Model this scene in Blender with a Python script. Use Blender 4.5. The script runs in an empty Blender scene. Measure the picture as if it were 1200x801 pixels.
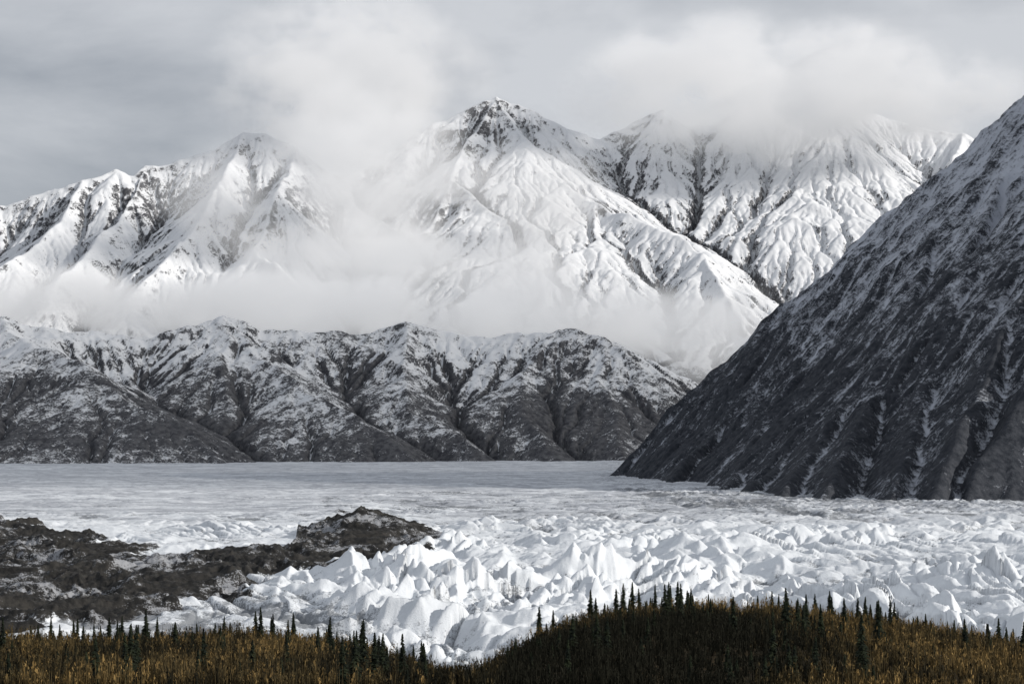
import bpy, math, time
import numpy as np
from mathutils import Vector
T0=time.time()
F=2239.0; H=106.0; HR=506.0
def W(px,row,D): return ((px-600.0)/F*D, float(D), H+(HR-row)/F*D)
scene=bpy.context.scene

# ------------------------------------------------------------ noise
def _h(ix,iy,seed):
    h=(ix*374761393+iy*668265263+seed*144269504)&0xffffffff
    h=((h^(h>>13))*1274126177)&0xffffffff
    return (h^(h>>16))
def rnd(ix,iy,seed): return _h(ix,iy,seed)/4294967295.0
_ang=np.linspace(0,2*np.pi,1025)[:-1]; _C=np.cos(_ang); _S=np.sin(_ang)
def perlin(x,y,seed=0):
    ix=np.floor(x).astype(np.int64); iy=np.floor(y).astype(np.int64)
    fx=x-ix; fy=y-iy
    u=fx*fx*fx*(fx*(fx*6-15)+10); v=fy*fy*fy*(fy*(fy*6-15)+10)
    def g(i,j):
        a=_h(ix+i,iy+j,seed)&1023
        return _C[a]*(fx-i)+_S[a]*(fy-j)
    a=g(0,0); b=g(1,0); c=g(0,1); d=g(1,1)
    return ((a+(b-a)*u)+((c+(d-c)*u)-(a+(b-a)*u))*v)*1.41
def fbm(x,y,o=5,seed=0,g=.5):
    s=0; a=1; t=0
    for k in range(o):
        s=s+a*perlin(x*2**k+k*17.3,y*2**k-k*9.1,seed+k); t+=a; a*=g
    return s/t
def ridged(x,y,o=5,seed=0,g=.5):
    s=0; a=1; t=0
    for k in range(o):
        s=s+a*(1-np.abs(perlin(x*2**k+k*7.7,y*2**k+k*3.3,seed+k))*1.6); t+=a; a*=g
    return s/t
def ss(x,a,b):
    t=np.clip((x-a)/(b-a),0,1); return t*t*(3-2*t)
def blur(Z,n):
    for _ in range(n):
        P=np.pad(Z,1,mode='edge')
        Z=(P[:-2,1:-1]+P[2:,1:-1]+P[1:-1,:-2]+P[1:-1,2:]+4*Z)/8
    return Z

def ridges(X,Y,lines,floor,cc=.22):
    Z=floor.copy()
    for s,pts in lines:
        P=[W(*p) for p in pts]
        for (x0,y0,z0),(x1,y1,z1) in zip(P[:-1],P[1:]):
            dx,dy=x1-x0,y1-y0; L=dx*dx+dy*dy+1e-6
            t=np.clip(((X-x0)*dx+(Y-y0)*dy)/L,0,1)
            d=np.hypot(X-(x0+t*dx),Y-(y0+t*dy))
            Z=np.maximum(Z, z0+t*(z1-z0)-s*d*(1-cc*np.minimum(d/1500,1)))
    return Z

def erode(Z,dx,iters,K,seed=1,tal=1.5):
    ny,nx=Z.shape; N=ny*nx
    rng=np.random.default_rng(seed)
    idx=np.arange(N).reshape(ny,nx)
    offs=[(a,b,math.hypot(a,b)) for a in(-1,0,1) for b in(-1,0,1) if a or b]
    A=None
    for it in range(iters):
        best=np.zeros((ny,nx)); rec=idx.copy()
        Zp=np.pad(Z,1,constant_values=1e9)
        for a,b,l in offs:
            nb=Zp[1+a:1+a+ny,1+b:1+b+nx]
            s=(Z-nb)/(l*dx)*(0.6+0.8*rng.random((ny,nx),dtype=np.float32))
            m=s>best
            best=np.where(m,s,best); rec=np.where(m,idx+a*nx+b,rec)
        rec=rec.ravel(); ii=idx.ravel()
        d=(rec!=ii).astype(np.int32); r=rec.copy()
        for _ in range(14):
            dn=d+d[r]
            r=r[r]
            if np.array_equal(dn,d): break
            d=dn
        order=np.argsort(d,kind='stable'); cnt=np.bincount(d); b=np.concatenate([[0],np.cumsum(cnt)])
        A=np.full(N,dx*dx,dtype=np.float64)
        for l in range(len(cnt)-1,0,-1):
            c=order[b[l]:b[l+1]]; np.add.at(A,rec[c],A[c])
        z=Z.ravel().copy(); Fk=K*np.sqrt(A)/dx
        for l in range(1,len(cnt)):
            c=order[b[l]:b[l+1]]; f=Fk[c]
            z[c]=(z[c]+f*z[rec[c]])/(1+f)
        Z=z.reshape(ny,nx)
        P=np.pad(Z,1,mode='edge')
        lap=(P[:-2,1:-1]+P[2:,1:-1]+P[1:-1,:-2]+P[1:-1,2:]-4*Z)
        Z=Z+0.02*lap
        low=np.minimum(np.minimum(P[:-2,1:-1],P[2:,1:-1]),np.minimum(P[1:-1,:-2],P[1:-1,2:]))
        Z=np.minimum(Z,np.maximum(low+tal*dx,Z-2.0))
    return Z,A.reshape(ny,nx)

def grid_mesh(name,X,Y,Z,attrs,mat,keep=None):
    ny,nx=Z.shape
    co=np.stack([X,Y,Z],-1).reshape(-1,3).astype(np.float32)
    i=np.arange(ny*nx).reshape(ny,nx)
    q=np.stack([i[:-1,:-1],i[:-1,1:],i[1:,1:],i[1:,:-1]],-1).reshape(-1,4)
    return raw_mesh(name,co,q,attrs,mat)
def raw_mesh(name,co,q,attrs,mat,flat=False):
    k=q.shape[1]
    me=bpy.data.meshes.new(name)
    me.vertices.add(len(co)); me.vertices.foreach_set('co',np.ascontiguousarray(co,dtype=np.float32).ravel())
    me.loops.add(q.size); me.loops.foreach_set('vertex_index',q.ravel().astype(np.int32))
    me.polygons.add(len(q)); me.polygons.foreach_set('loop_start',(np.arange(len(q))*k).astype(np.int32))
    me.update(calc_edges=True)
    for n,a in attrs.items():
        at=me.attributes.new(n,'FLOAT','POINT'); at.data.foreach_set('value',np.ascontiguousarray(a,dtype=np.float32).ravel())
    if flat: me.shade_flat()
    me.materials.append(mat)
    ob=bpy.data.objects.new(name,me); scene.collection.objects.link(ob)
    return ob

# ------------------------------------------------------------ material helpers
class NT:
    def __init__(s,name):
        s.m=bpy.data.materials.new(name); s.m.use_nodes=True
        s.t=s.m.node_tree; s.t.nodes.clear(); s.out=s.t.nodes.new('ShaderNodeOutputMaterial')
    def n(s,typ,**kw):
        nd=s.t.nodes.new(typ)
        for k,v in kw.items(): setattr(nd,k,v)
        return nd
    def L(s,a,b): s.t.links.new(a,b)
    def put(s,sock,v):
        if isinstance(v,bpy.types.NodeSocket): s.L(v,sock)
        else: sock.default_value=v
    def math(s,op,a,b=None,c=None,clamp=False):
        nd=s.n('ShaderNodeMath',operation=op,use_clamp=clamp)
        s.put(nd.inputs[0],a)
        if b is not None: s.put(nd.inputs[1],b)
        if c is not None: s.put(nd.inputs[2],c)
        return nd.outputs[0]
    def ramp(s,v,a,b,lo=0.,hi=1.,smooth=True):
        nd=s.n('ShaderNodeMapRange'); nd.interpolation_type='SMOOTHSTEP' if smooth else 'LINEAR'
        s.put(nd.inputs['Value'],v); s.put(nd.inputs['From Min'],a); s.put(nd.inputs['From Max'],b)
        s.put(nd.inputs['To Min'],lo); s.put(nd.inputs['To Max'],hi)
        return nd.outputs['Result']
    def mix(s,f,a,b):
        nd=s.n('ShaderNodeMix',data_type='RGBA')
        s.put(nd.inputs[0],f)
        s.put(nd.inputs[6],a if not isinstance(a,tuple) else (*a,1)); s.put(nd.inputs[7],b if not isinstance(b,tuple) else (*b,1))
        return nd.outputs[2]
    def noise(s,scale,detail=6,rough=.55,vec=None,dist=0.,stretch=None):
        nd=s.n('ShaderNodeTexNoise'); nd.inputs['Scale'].default_value=scale
        nd.inputs['Detail'].default_value=detail; nd.inputs['Roughness'].default_value=rough; nd.inputs['Distortion'].default_value=dist
        if vec is None: vec=s.n('ShaderNodeNewGeometry').outputs['Position']
        if stretch:
            mp=s.n('ShaderNodeMapping'); mp.inputs['Scale'].default_value=stretch; s.L(vec,mp.inputs['Vector']); vec=mp.outputs[0]
        s.L(vec,nd.inputs['Vector']); return nd.outputs['Fac']
    def attr(s,n): return s.n('ShaderNodeAttribute',attribute_name=n).outputs['Fac']
    def bsdf(s,col,rough=.9,spec=.2,bump=None,bstr=.5,bdist=1.):
        b=s.n('ShaderNodeBsdfPrincipled'); s.put(b.inputs['Base Color'],col if not isinstance(col,tuple) else (*col,1))
        b.inputs['Roughness'].default_value=rough; b.inputs['Specular IOR Level'].default_value=spec
        if bump is not None:
            bp=s.n('ShaderNodeBump'); bp.inputs['Strength'].default_value=bstr; bp.inputs['Distance'].default_value=bdist
            s.L(bump,bp.inputs['Height']); s.L(bp.outputs[0],b.inputs['Normal'])
        s.L(b.outputs[0],s.out.inputs['Surface']); return b

def mountain_mat(name,sc,snow,rockA,rockB,bd,soft=.035):
    t=NT(name)
    rk=t.attr('rock')
    n1=t.noise(sc,9,.68); n2=t.noise(sc*5.3,5,.7)
    nn=t.math('ADD',t.math('MULTIPLY',n1,.55),t.math('MULTIPLY',n2,.45))
    thr=t.ramp(rk,0,1,.70,.30,False)
    mask=t.ramp(t.math('SUBTRACT',nn,thr),-soft,soft)
    rn=t.noise(sc*2.1,6,.6)
    rock=t.mix(t.ramp(rn,.35,.65),rockA,rockB)
    col=t.mix(mask,snow,rock)
    b=t.math('ADD',t.math('MULTIPLY',nn,t.ramp(rk,.1,.6,.45,1.)),t.math('MULTIPLY',mask,.25))
    t.bsdf(col,.9,.12,b,.8,bd)
    return t.m

# ------------------------------------------------------------ background massif
dx=8.
xs=np.arange(-3900,4300,dx); ys=np.arange(6500,12700,dx)
X,Y=np.meshgrid(xs,ys)
loY=1-ss(Y,8700,9300)
wx=90*fbm(X/900,Y/900,5,5)+70*loY*fbm(X/350,Y/350,3,6); wy=90*fbm(X/900,Y/900,5,15)
crest=[(-500,300,10800),(-250,262,10900),(-80,232,10900),(0,243,10800),(60,222,10900),(100,213,10900),(140,193,11000),(160,204,11000),(180,195,11100),(250,178,11200),(288,157,11300),(306,158,11300),(345,170,11300),(400,205,11400),(450,190,11600),(500,141,11800),(540,129,11850),(578,115,11900),(620,129,11900),(660,148,11900),(700,162,12000),(740,141,12200),(772,128,12200),(800,150,12200),(840,140,12200),(880,118,12200),(910,128,12200),(955,106,12200),(1010,124,12200),(1040,136,12200),(1090,146,12100),(1125,155,12000),(1200,190,11900),(1400,230,11500),(1600,300,11300)]
hi=[(.88,crest),
(.80,[(290,157,11300),(250,215,10700),(225,270,10200),(190,312,9800),(150,340,9500)]),
(.80,[(345,170,11300),(320,225,10600),(300,290,10000),(335,325,9600)]),
(.80,[(345,170,11300),(395,225,11000),(450,258,10600),(500,290,10200),(540,335,9700)]),
(.80,[(100,213,10900),(60,260,10400),(15,300,10000),(-40,335,9700)]),
(.80,[(180,195,11100),(140,250,10600),(95,300,10000),(60,335,9600)]),
(.80,[(-250,262,10900),(-200,310,10200),(-180,350,9600)]),
(.72,[(578,115,11900),(622,160,11500),(650,205,11100),(700,232,10800),(760,262,10400),(825,292,10000),(856,345,9500),(880,400,9000)]),
(.80,[(700,232,10800),(690,290,10200),(720,345,9600)]),
(.80,[(578,115,11900),(540,170,11400),(530,212,11000),(505,260,10600),(470,305,10100)]),
(.80,[(530,212,11000),(590,255,10500),(620,300,10000),(640,345,9500)]),
(.72,[(700,162,12000),(760,200,11700),(830,232,11400),(900,268,11000),(955,298,10700),(990,335,10300),(985,380,9900)]),
(1.1,[(840,140,12200),(870,190,11850),(900,235,11500)]),
(1.1,[(772,128,12200),(800,175,11900),(850,215,11600)]),
(1.1,[(880,118,12200),(930,180,11800),(975,240,11300),(1010,290,10900)]),
(1.1,[(955,106,12200),(985,180,11800),(1010,240,11400)]),
(1.1,[(1040,136,12200),(1050,200,11600),(1040,270,11000)]),
(1.1,[(1125,155,12000),(1110,210,11400),(1085,280,10800)]),
(.85,[(1200,190,11900),(1200,260,11000),(1150,330,10200)])]
fcrest=[(-500,300,9000),(-200,345,8600),(0,372,8200),(80,388,8200),(110,383,8250),(175,400,8250),(270,366,8400),(350,383,8400),(420,390,8400),(480,380,8400),(530,393,8400),(600,390,8350),(650,386,8300),(700,393,8200),(750,424,8000),(805,455,7900),(860,500,7700),(900,535,7500)]
lo=[(.62,fcrest),
(.55,[(-200,345,8600),(-150,430,7700),(-110,510,7000)]),
(.48,[(0,372,8200),(40,405,7700),(110,435,7350),(180,480,7000),(260,536,6700)]),
(.55,[(0,372,8200),(-40,430,7600),(-30,500,7000)]),
(.52,[(270,366,8400),(300,410,8000),(350,445,7600),(420,490,7200),(490,532,6900)]),
(.55,[(270,366,8400),(255,420,7900),(270,480,7400)]),
(.55,[(480,380,8400),(470,430,7900),(500,480,7500),(560,525,7100)]),
(.55,[(640,386,8350),(610,440,7900),(620,490,7500),(650,530,7150)]),
(.55,[(700,393,8200),(710,450,7800),(715,500,7400),(720,534,7100)])]
floor=-45+300*ss(Y,8300,9600)+60*ss(Y,9600,11500)
Z=ridges(X+wx,Y+wy,hi+lo,floor)
hs=ss(Z,20,500)
Z=Z+hs*(75*(ridged(X/750,Y/750,6,31,.5)-.65)+24*fbm(X/200,Y/200,4,77,.5))+loY*ss(Z,0,200)*32*fbm(X/320,Y/320,4,78,.55)
Z,A=erode(Z,dx,13,0.03,3,1.8)
Z=Z+ss(Z,20,300)*(5*fbm(X/50,Y/50,3,9,.6)+9*(ridged(X/150,Y/150,4,10,.55)-.6))
gy,gx=np.gradient(Z,dx); g=np.hypot(gx,gy)
cv=Z-blur(Z,16)
fl=np.log10(A)
hiY=ss(Y,8900,9500)
rock=.04+.48*ss(g,.84,1.5)+np.clip(cv*.010,-.12,.18)-.06*ss(fl,3.2,4.6)
low=1-ss(Z+150*fbm(X/400,Y/400,4,55),100,560)
rock=rock+(.22+.36*low)*(1-hiY)+.36*fbm(X/480,Y/480,4,91)
rock=rock-.15*ss(X,1100,1700)*ss(Y,9000,9500)
matM=mountain_mat('snowy_rock',.022,(.70,.72,.75),(.048,.050,.058),(.115,.117,.125),10.,.045)
grid_mesh('mountain',X,Y,Z,{'rock':np.clip(rock,0,1)},matM)
print('massif',time.time()-T0)

# ------------------------------------------------------------ right mountain
dx=6.
xs=np.arange(-50,3500,dx); ys=np.arange(2250,5900,dx)
X,Y=np.meshgrid(xs,ys)
wx=35*fbm(X/400,Y/400,4,25); wy=35*fbm(X/400,Y/400,4,35)
rm=[(1.2,[(706,557,4560),(738,530,4560),(786,480,4600),(832,443,4600),(874,400,4600),(902,364,4600),(960,318,4600),(1000,284,4600)]),
(.98,[(1000,284,4600),(1050,238,4550),(1100,193,4500),(1140,156,4450),(1200,107,4400),(1300,40,4200),(1500,-60,3900),(1800,-100,3400),(2200,-50,2900),(2600,100,2500)]),
(.9,[(1800,-100,3400),(1300,350,2950),(1150,530,2700),(1120,600,2600)]),
(.9,[(1400,-10,4050),(1300,150,3500),(1250,330,3050),(1190,500,2750),(1170,600,2600)]),
(.9,[(1100,193,4500),(1030,370,3800),(950,535,3050),(905,590,2790)]),
(.9,[(1150,150,4450),(1090,300,3900),(1030,450,3250),(960,585,2760)]),
(.9,[(1200,107,4400),(1140,300,3700),(1080,480,3000),(1030,596,2640)]),
(.9,[(1500,-60,3900),(1250,260,3300),(1150,450,2900),(1080,596,2600)]),
(.95,[(1000,284,4600),(940,430,4100),(870,540,3500),(835,576,3200)]),
(.95,[(1050,238,4550),(985,400,3950),(910,540,3250),(870,584,2950)]),
(1.,[(905,364,4600),(850,480,4200),(790,556,3800)])]
Z=ridges(X+wx,Y+wy,rm,np.full(X.shape,-40.),0.0)
hs=ss(Z,-20,200)
Z=Z+hs*(45*(ridged(X/300,Y/300,6,131,.58)-.65)+22*fbm(X/90,Y/90,5,177,.6))
Z,A=erode(Z,dx,10,0.016,5,1.6)
Z=Z+ss(Z,-10,100)*(6*fbm(X/30,Y/30,3,19,.65)+10*(ridged(X/80,Y/80,4,29,.6)-.6))
gy,gx=np.gradient(Z,dx); g=np.hypot(gx,gy); cv=Z-blur(Z,14); fl=np.log10(A)
rock=.75-.40*ss(Z+110*fbm(X/250,Y/250,4,5),60,750)+np.clip(cv*.02,-.26,.14)-.22*ss(fl,2.3,3.9)+.40*fbm(X/150,Y/150,4,91)-.12*(1-ss(g,.4,.8))
matR=mountain_mat('dark_scree',.04,(.46,.49,.55),(.024,.028,.036),(.056,.061,.072),7.,.08)
grid_mesh('mountain',X,Y,Z,{'rock':np.clip(rock,0,1)},matR)
print('right',time.time()-T0)

# ------------------------------------------------------------ glacier
def serac(x,y,c,seed,th0,a1=1.5,a2=.62,b=.55,hv=.6):
    X=x/c; Y=y/c
    ix=np.floor(X).astype(np.int64); iy=np.floor(Y).astype(np.int64)
    out=np.full(x.shape,.0)
    for i in(-1,0,1):
        for j in(-1,0,1):
            cx=ix+i; cy=iy+j
            ddx=X-(cx+rnd(cx,cy,seed)); ddy=Y-(cy+rnd(cx,cy,seed+1))
            th=th0+(rnd(cx,cy,seed+2)-.5)*1.6
            co,si=np.cos(th),np.sin(th)
            u=co*ddx+si*ddy; v=-si*ddx+co*ddy
            h=1.05-hv*rnd(cx,cy,seed+3)
            out=np.maximum(out,h-np.where(u>0,a1*u,-a2*u)-b*np.abs(v))
    return out
def blocks(x,y,c,seed,th,tilt=.9):
    # fractured ice: every cell is its own tilted slab, with a crevasse around it
    co,si=np.cos(th),np.sin(th)
    X=(co*x+si*y)/c; Y=(-si*x+co*y)/(c*1.6)
    ix=np.floor(X).astype(np.int64); iy=np.floor(Y).astype(np.int64)
    f1=np.full(x.shape,9.); f2=np.full(x.shape,9.); hb=np.zeros(x.shape)
    for i in(-1,0,1):
        for j in(-1,0,1):
            cx=ix+i; cy=iy+j
            ddx=X-(cx+rnd(cx,cy,seed)); ddy=Y-(cy+rnd(cx,cy,seed+1))
            d=np.hypot(ddx,ddy)
            h=.25+.7*rnd(cx,cy,seed+2)**1.5+tilt*ddx*(.2+rnd(cx,cy,seed+3))*-1+ddy*(rnd(cx,cy,seed+4)-.5)*1.2
            n=d<f1
            f2=np.where(n,f1,np.minimum(f2,d)); hb=np.where(n,h,hb); f1=np.where(n,d,f1)
    return hb-.45*(1-ss(f2-f1,.0,.30))
nr=1400; nc=1300
yy=790*np.exp(np.linspace(0,math.log(7600/790),nr)); sx=np.linspace(-.40,.40,nc)
S,Y=np.meshgrid(sx,yy); X=S*Y
U=600+F*S
base=14*ss(Y,950,1650)-7*ss(Y,1900,2800)-8*ss(Y,2800,4500)-3
V=HR+F*(H-base-4)/Y
base=base+6*fbm(X/260,Y/260,3,3)*(1-.6*ss(Y,2500,4500))
n_e=fbm(X/70,Y/70,5,44)
bot=np.interp(U,[-400,0,30,150,250,330,400,470,560,600],[752,742,737,716,694,674,662,648,628,600])
top=np.interp(U,[-400,0,110,150,340,350,400,500,560,600],[605,603,628,642,636,612,604,616,626,640])
mor=ss(bot-V+n_e*34,-3,6)*ss(V-top+n_e*18,-3,5)*ss(575-U+n_e*60,-10,10)
deb=ss(np.interp(U,[560,690,880,1060,1300],[0,562,594,602,603])-V+5+n_e*14,-4,4)*ss(U,680,720)*ss(Y,2000,2300)
amp=52*ss(Y,780,1000)*(1-.42*ss(Y,1250,1800))*(1-.74*ss(Y,1850,2300))*(1-.7*ss(Y,2600,3600))
amp=amp*np.where(U<560,.46+.54*ss(U,330,470),1.)
patch=ss(fbm(X/170,Y/230,3,61),-.35,.35)
amp=amp*(.5+.87*patch)*(1-.15*ss(U,850,1150))
ax=X+4*fbm(X/40,Y/40,3,81); ay=Y+4*fbm(X/40,Y/40,3,82)
th=.35+1.5*perlin(X/300,Y/300,99)
s1=serac(ax,ay*.85,58,200,th,2.5,.85,.42)
s2=serac(ax,ay*.8,30,300,th+.4,2.6,.85,.5,.75)
s3=serac(ax,ay*.6,130,400,th-.2,1.3,.7,.5)
s4=serac(ax,ay*.8,13,500,th+.8,2.0,.9,.7,.8)
b1_=blocks(ax,ay,46,700,.4+.5*perlin(X/300,Y/300,98),.9)
fine=1-ss(Y,1500,2000)
ser=.38*s1+.28*s2+.34*s3+.17*b1_*(.4+.6*patch)+.10*s4*fine
Zg=base+amp*(ser-.52)+.7*(ridged(X/9,Y/9,3,8)-.5)*(1-ss(Y,2200,3200))+5.0*ridged(X/90,Y/45,5,13,.55)*ss(Y,1900,2300)*(1-.4*ss(Y,3500,5500))
hum=ridged(X/120+.5*perlin(X/90,Y/90,5),Y/150,7,150,.6)
zm=base+22*(hum-.5)+6*fbm(X/22,Y/22,4,151,.65)
cxp,cyp,_=W(428,600,1800)
zm=zm+17*np.clip(1-np.hypot((X-cxp)/60,(Y-cyp)/80)+.12*n_e,0,1)
Zt=Zg*(1-mor)+zm*mor
Zt=Zt+deb*(7*ridged(X/40,Y/40,5,160,.6)-1)
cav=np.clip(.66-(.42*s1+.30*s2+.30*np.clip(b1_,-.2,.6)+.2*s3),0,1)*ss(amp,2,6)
dirt_shade=np.clip(.04+1.5*cav+.30*ss(560-U,0,250)*ss(V,640,690)+.26*n_e+.22*deb+.14*ss(Y,1900,2500),0,1)  # real dirt, plus crevasse shade and distant cloud shade painted in
t=NT('glacier_ice')
m=t.attr('moraine'); d=t.attr('dirt_shade'); far=t.attr('far')
nz=t.noise(.12,8,.65); nf=t.noise(.9,5,.65); nl=t.noise(.02,6,.65,stretch=(.45,1.6,1),dist=1.2); nb=t.noise(.004,5,.6,stretch=(.6,2.,1))
nn=t.math('ADD',t.math('MULTIPLY',nz,.55),t.math('MULTIPLY',nf,.45))
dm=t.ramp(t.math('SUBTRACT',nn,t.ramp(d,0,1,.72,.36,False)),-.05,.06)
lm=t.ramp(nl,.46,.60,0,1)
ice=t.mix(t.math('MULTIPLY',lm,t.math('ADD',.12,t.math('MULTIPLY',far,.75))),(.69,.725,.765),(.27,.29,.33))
ice=t.mix(t.math('MULTIPLY',far,t.ramp(nb,.35,.65,.1,.7)),ice,(.36,.38,.42))  # cloud shade painted in as a grey cast on distant ice
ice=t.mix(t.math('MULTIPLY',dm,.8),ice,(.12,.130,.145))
rk=t.mix(t.ramp(nz,.35,.65),(.010,.010,.010),(.036,.034,.031))
pt=t.noise(.014,5,.6)
pm=t.ramp(t.math('ADD',pt,t.math('MULTIPLY',t.math('SUBTRACT',nn,.5),1.2)),.56,.65)
rk=t.mix(pm,rk,(.28,.29,.31))
mm=t.ramp(t.math('ADD',m,t.math('MULTIPLY',t.math('SUBTRACT',nn,.5),2.2)),.4,.6)
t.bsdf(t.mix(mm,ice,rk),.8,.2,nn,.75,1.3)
grid_mesh('glacier',X,Y,Zt,{'moraine':mor,'dirt_shade':dirt_shade,'far':ss(Y,1850,2300)},t.m)
print('glacier',time.time()-T0)

# ------------------------------------------------------------ foreground hill
CU=[-700,-200,0,100,200,300,380,430,480,540,570,600,640,700,760,830,900,1000,1100,1160,1200,1400,2000]
CR=[760,756,756,757,754,751,758,768,784,806,794,772,750,731,722,717,722,733,747,762,770,790,800]
def ground_z(x,y):
    s=x/np.maximum(y,60.); U=600+F*s
    Dc=720+50*ss(U,540,700)
    crow=np.interp(U+14*perlin(x/40,y/200,7),CU,CR)
    zc=H-(crow-HR)/F*Dc
    z0=103-.1268*y
    t_=np.clip((y-420)/(Dc-420),0,1)
    za=(103-.1268*420)*(1-t_)+zc*t_+3.0*np.sin(np.pi*t_)*ss(U,560,700)
    z=np.where(y<420,z0,za)
    q=ss(y,Dc,Dc+170); z=z*(1-q)+(-20)*q
    z=z+2.4*fbm(x/45,y/45,5,61)*ss(y,300,450)
    return z
yy=np.concatenate([np.linspace(-400,400,60),np.linspace(405,960,300)])
xx=np.linspace(-700,700,420)
X,Y=np.meshgrid(xx,yy); Zh=ground_z(X,np.maximum(Y,1)); Zh=np.where(Y<0,103+0*Zh,Zh)
t=NT('autumn_ground'); a=t.noise(.05,7,.65); b=t.noise(1.2,4,.7)
c=t.mix(t.ramp(a,.35,.65),(.02,.017,.010),(.07,.046,.02)); c=t.mix(t.ramp(b,.4,.6),c,(.025,.02,.011))
t.bsdf(c,.95,.1,b,.8,.6)
grid_mesh('hill',X,Y,Zh,{},t.m)
t=NT('valley_floor'); a=t.noise(.002,8,.6)
t.bsdf(t.mix(t.ramp(a,.4,.6),(.10,.10,.10),(.5,.5,.52)),.9,.1)
R=45000.
raw_mesh('ground',np.array([[-R,-R,-60],[R,-R,-60],[R,R,-60],[-R,R,-60]]),np.array([[0,1,2,3]]),{},t.m)

# ------------------------------------------------------------ vegetation
rng=np.random.default_rng(11)
def place(n,y0,y1,smin,smax):
    y=np.sqrt(rng.random(n)*(y1*y1-y0*y0)+y0*y0); s=smin+(smax-smin)*rng.random(n)
    return s*y,y
n=26000
bx,by=place(n,392,800,-.33,.33)
bz=ground_z(bx,by)
k=(bz>4)&(perlin(bx/14,by/14,5)+.2*rng.standard_normal(n)>-.32); bx,by,bz=bx[k],by[k],bz[k]; n=len(bx)
bu=600+F*bx/by
hgt=(2.2+5.0*rng.random(n)**2.)*(1+.45*perlin(bx/30,by/30,8))
def tris(px,py,pz,h,r,count,kind):
    N=len(px)
    a=rng.random((N,count))*2*np.pi; rr=np.sqrt(rng.random((N,count)))*r[:,None]
    if kind=='stem':
        x0=px[:,None]+rr*.5*np.cos(a); y0=py[:,None]+rr*.5*np.sin(a); z0=np.repeat(pz[:,None]-.3,count,1)
        hh=h[:,None]*(.7+.5*rng.random((N,count)))
        x1=x0+rr*.4*np.cos(a); y1=y0+rr*.4*np.sin(a); z1=z0+hh
        w=.11; b=rng.random((N,count))*np.pi
        A_=np.stack([x0-w*np.cos(b),y0-w*np.sin(b),z0],-1); B_=np.stack([x0+w*np.cos(b),y0+w*np.sin(b),z0],-1); C_=np.stack([x1,y1,z1],-1)
    else:
        f=.15+.8*rng.random((N,count)); hh=h[:,None]*f; rr=rr*(1.15-f)
        c=np.stack([px[:,None]+rr*np.cos(a),py[:,None]+rr*np.sin(a),pz[:,None]+hh],-1)
        sz=.27
        A_=c+rng.standard_normal((N,count,3))*sz*[.6,.6,1.8]; B_=c+rng.standard_normal((N,count,3))*sz*[.6,.6,1.8]; C_=c+rng.standard_normal((N,count,3))*sz*[.6,.6,2.]
    return np.stack([A_,B_,C_],2).reshape(-1,3)
rad=.45+.13*hgt
st=tris(bx,by,bz,hgt,rad,7,'stem'); lf=tris(bx,by,bz,hgt,rad,14,'leaf')
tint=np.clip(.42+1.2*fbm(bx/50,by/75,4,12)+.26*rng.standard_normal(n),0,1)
# cloud shade painted into brush on right knoll's flank, golden leaves on its brow
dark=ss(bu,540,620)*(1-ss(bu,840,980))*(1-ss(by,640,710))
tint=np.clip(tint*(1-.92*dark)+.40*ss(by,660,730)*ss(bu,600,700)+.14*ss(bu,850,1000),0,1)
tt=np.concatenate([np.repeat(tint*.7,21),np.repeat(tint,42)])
co=np.concatenate([st,lf]); q=np.arange(len(co)).reshape(-1,3)
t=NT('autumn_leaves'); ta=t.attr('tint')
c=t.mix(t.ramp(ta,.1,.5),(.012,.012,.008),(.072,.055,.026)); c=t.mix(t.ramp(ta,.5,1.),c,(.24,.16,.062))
t.bsdf(c,.9,.1)
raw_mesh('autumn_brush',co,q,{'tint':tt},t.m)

N=620
tx,ty=place(N,400,790,-.32,.32); tu=600+F*tx/ty
cl=perlin(tx/38,ty/60,33)+.25*rng.standard_normal(N)
k=(cl>.0)&(ground_z(tx,ty)>8)&((tu<500)|(tu>590)); tx,ty=tx[k],ty[k]; th_=4.5+10*rng.random(len(tx))**2.0
def crestline(us,hs,off=0):
    X_=[];Y_=[];H_=[]
    for u,h in zip(us,hs):
        D=720+(50 if u>560 else 0)-off-18*rng.random(); X_.append((u-600)/F*D);Y_.append(D);H_.append(h)
    return X_,Y_,H_
us=[722,730,741,750,768,786,798,640,655,812,888,905,912,1005,1013,1020,1028,1052,1075,1110,1138,1180,300,318,110,140,415,45,70,205,262,385,345,450,515]
hs=[13,15,15,12,13,12,13,6,5,8,8,10,9,12,13,10,12,8,8,7,9,10,12,10,9,8,8,8,9,8,10,8,9,7,7]
a,b,c=crestline(us,hs); tx=np.concatenate([tx,a]); ty=np.concatenate([ty,b]); th_=np.concatenate([th_,c])
u2=np.concatenate([rng.uniform(690,830,12),rng.uniform(880,1200,30),rng.uniform(0,420,26)])
a,b,c=crestline(u2,4+5*rng.random(len(u2))**2,5); tx=np.concatenate([tx,a]); ty=np.concatenate([ty,b]); th_=np.concatenate([th_,c])
tz=ground_z(tx,ty)
V_=[]
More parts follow.
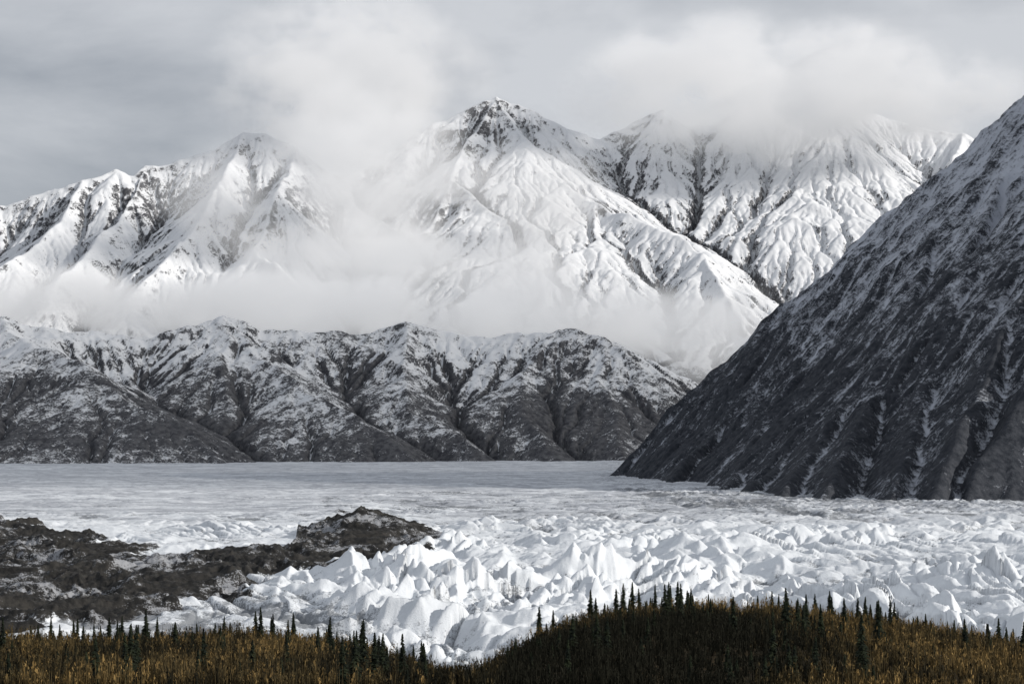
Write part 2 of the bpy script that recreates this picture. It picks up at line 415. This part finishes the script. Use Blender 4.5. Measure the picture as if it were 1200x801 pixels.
for x,y,z,h in zip(tx,ty,tz,th_):
    R_=h*(.12+.08*rng.random())+.3; nw=int(12+h*1.5); lean=rng.normal(0,.015,2)
    tri=[]
    for k in range(4):
        a0=k*math.pi/2; a1=a0+math.pi/2; r=.10+h*.008
        tri+= [(x+r*math.cos(a0),y+r*math.sin(a0),z-.5),(x+r*math.cos(a1),y+r*math.sin(a1),z-.5),(x+lean[0]*h,y+lean[1]*h,z+h)]
    V_.append(np.array(tri))
    nb=nw*8
    f=np.repeat((np.arange(nw)+.5)/nw,8)+rng.normal(0,.012,nb); f=np.clip(f,.0,.985)
    f=f[rng.random(nb)>.12]; nb=len(f)
    an=rng.random(nb)*2*np.pi
    r=R_*(1-f)**.75*(.55+.6*rng.random(nb))+.14
    zb=z+h*(.06+.94*f); ox=x+lean[0]*h*f; oy=y+lean[1]*h*f
    tip=np.stack([ox+r*np.cos(an),oy+r*np.sin(an),zb-r*(.35+.3*rng.random(nb))],-1)
    w=.18+.28*r
    px_=-np.sin(an)*w; py_=np.cos(an)*w
    m1=np.stack([ox+.35*r*np.cos(an)+px_,oy+.35*r*np.sin(an)+py_,zb-.35*r],-1)
    m2=np.stack([ox+.35*r*np.cos(an)-px_,oy+.35*r*np.sin(an)-py_,zb-.35*r],-1)
    top_=np.stack([ox,oy,zb+.25],-1)
    V_.append(np.concatenate([np.stack([top_,m1,tip],1),np.stack([top_,tip,m2],1)]).reshape(-1,3))
co=np.concatenate(V_); q=np.arange(len(co)).reshape(-1,3)
t=NT('spruce_needles'); nn=t.noise(.6,4,.6)
t.bsdf(t.mix(t.ramp(nn,.35,.65),(.006,.009,.007),(.020,.026,.014)),.9,.1)
raw_mesh('spruce_forest',co,q,{},t.m)
print('veg',time.time()-T0,len(co))

# ------------------------------------------------------------ clouds (volumes)
t=NT('cloud_vapour')
tc=t.n('ShaderNodeTexCoord').outputs['Object']
ln=t.n('ShaderNodeVectorMath',operation='LENGTH'); t.L(tc,ln.inputs[0])
r=ln.outputs['Value']
nz=t.noise(.0022,3,.62,stretch=(1,1,1.5))
fall=t.math('SUBTRACT',1.0,r)
dd=t.math('ADD',fall,t.math('MULTIPLY',t.math('SUBTRACT',nz,.49),3.6))
edge=t.ramp(r,1.,.45)
dn=t.math('MULTIPLY',t.ramp(dd,.0,.9),edge)
oi=t.n('ShaderNodeObjectInfo')
sep=t.n('ShaderNodeSeparateColor'); t.L(oi.outputs['Color'],sep.inputs[0])
dn=t.math('MULTIPLY',dn,t.math('MULTIPLY',sep.outputs[0],.01))
vs=t.n('ShaderNodeVolumePrincipled')
vs.inputs['Color'].default_value=(.97,.97,.98,1); vs.inputs['Anisotropy'].default_value=.1
vs.inputs['Emission Color'].default_value=(.95,.97,1,1)
t.L(dn,vs.inputs['Density']); t.L(t.math('MULTIPLY',dn,.31),vs.inputs['Emission Strength'])  # glow added to stand in for light scattered many times inside the cloud
t.L(vs.outputs[0],t.out.inputs['Volume'])
cm=t.m
try: cm.cycles.volume_step_rate=5.0
except Exception as ex: print(ex)
import bmesh
bm=bmesh.new(); bmesh.ops.create_icosphere(bm,subdivisions=3,radius=1.0)
pm_=bpy.data.meshes.new('cloud_puff'); bm.to_mesh(pm_); bm.free(); pm_.materials.append(cm)
root=bpy.data.objects.new('cloud',None); scene.collection.objects.link(root)
puffs=[(60,360,8800,300,58,500,.9),(330,366,8800,320,62,500,.9),(600,368,8800,280,60,500,.85),(745,390,8900,180,62,500,.6),
(490,315,9200,290,85,500,.6),(430,225,10100,150,160,500,.6),(270,235,10000,120,85,400,.2),
(405,100,11300,200,130,700,.6),(610,235,10100,150,90,400,.25),(910,108,11500,290,108,800,.7),(1070,110,11300,170,65,600,.3),
(850,410,8800,130,95,400,.3)]
for p in puffs:
    x,y,z=W(p[0],p[1],p[2]); o=bpy.data.objects.new('puff',pm_); scene.collection.objects.link(o)
    o.location=(x,y,z); o.scale=(p[3]/F*p[2],p[5],p[4]/F*p[2]); o.color=(p[6],1,1,1); o.parent=root
# large even cloud added out of frame to shade the foothills and upper glacier
t=NT('shade_vapour'); sc_=t.n('ShaderNodeVolumeScatter'); sc_.inputs['Density'].default_value=.00065; sc_.inputs['Color'].default_value=(.95,.95,.96,1)
t.L(sc_.outputs[0],t.out.inputs['Volume'])
pm2=pm_.copy(); pm2.materials.clear(); pm2.materials.append(t.m)
o=bpy.data.objects.new('shade_puff',pm2); scene.collection.objects.link(o); o.parent=root
o.location=(4000,5000,2250); o.scale=(1250,3200,1300)

# ------------------------------------------------------------ world + sun
EL,AZ=23,108
w=bpy.data.worlds.new('World'); scene.world=w; w.use_nodes=True; nt=w.node_tree; nt.nodes.clear()
N_=nt.nodes.new; Lk=nt.links.new
out=N_('ShaderNodeOutputWorld'); sky=N_('ShaderNodeTexSky'); sky.sky_type='NISHITA'; sky.sun_disc=False
sky.sun_elevation=math.radians(EL); sky.sun_rotation=math.radians(AZ)
b1=N_('ShaderNodeBackground'); b1.inputs[1].default_value=.08; Lk(sky.outputs[0],b1.inputs[0])
tc=N_('ShaderNodeTexCoord'); mp=N_('ShaderNodeMapping'); mp.inputs['Scale'].default_value=(4.5,4.5,13); Lk(tc.outputs['Generated'],mp.inputs[0])
n1=N_('ShaderNodeTexNoise'); n1.inputs['Scale'].default_value=1.; n1.inputs['Detail'].default_value=8; n1.inputs['Roughness'].default_value=.55; n1.inputs['Distortion'].default_value=.3
Lk(mp.outputs[0],n1.inputs[0])
cr=N_('ShaderNodeValToRGB'); cr.color_ramp.elements[0].position=.34; cr.color_ramp.elements[0].color=(.44,.47,.52,1); cr.color_ramp.elements[1].position=.64; cr.color_ramp.elements[1].color=(.76,.78,.82,1)
Lk(n1.outputs['Fac'],cr.inputs[0])
b2=N_('ShaderNodeBackground'); b2.inputs[1].default_value=.86; Lk(cr.outputs[0],b2.inputs[0])
mx=N_('ShaderNodeMixShader'); mx.inputs[0].default_value=.9; Lk(b1.outputs[0],mx.inputs[1]); Lk(b2.outputs[0],mx.inputs[2]); Lk(mx.outputs[0],out.inputs[0])
sd=bpy.data.lights.new('sun','SUN'); sd.energy=3.9; sd.angle=math.radians(.5); sd.color=(1,.94,.86)
so=bpy.data.objects.new('sun',sd); scene.collection.objects.link(so)
e,a=math.radians(EL),math.radians(AZ)
so.rotation_euler=Vector((math.sin(a)*math.cos(e),math.cos(a)*math.cos(e),math.sin(e))).to_track_quat('Z','Y').to_euler()
so.location=(500,0,600)
cd=bpy.data.cameras.new('camera'); cam=bpy.data.objects.new('camera',cd); scene.collection.objects.link(cam)
cam.location=(0,0,H); cam.rotation_euler=(math.pi/2,0,0); cd.sensor_width=36; cd.lens=36*F/1200; cd.shift_y=(HR-400.5)/1200
cd.clip_start=1; cd.clip_end=100000; scene.camera=cam
scene.view_settings.view_transform='Standard'; scene.view_settings.look='None'; scene.view_settings.exposure=0
print('done',time.time()-T0)
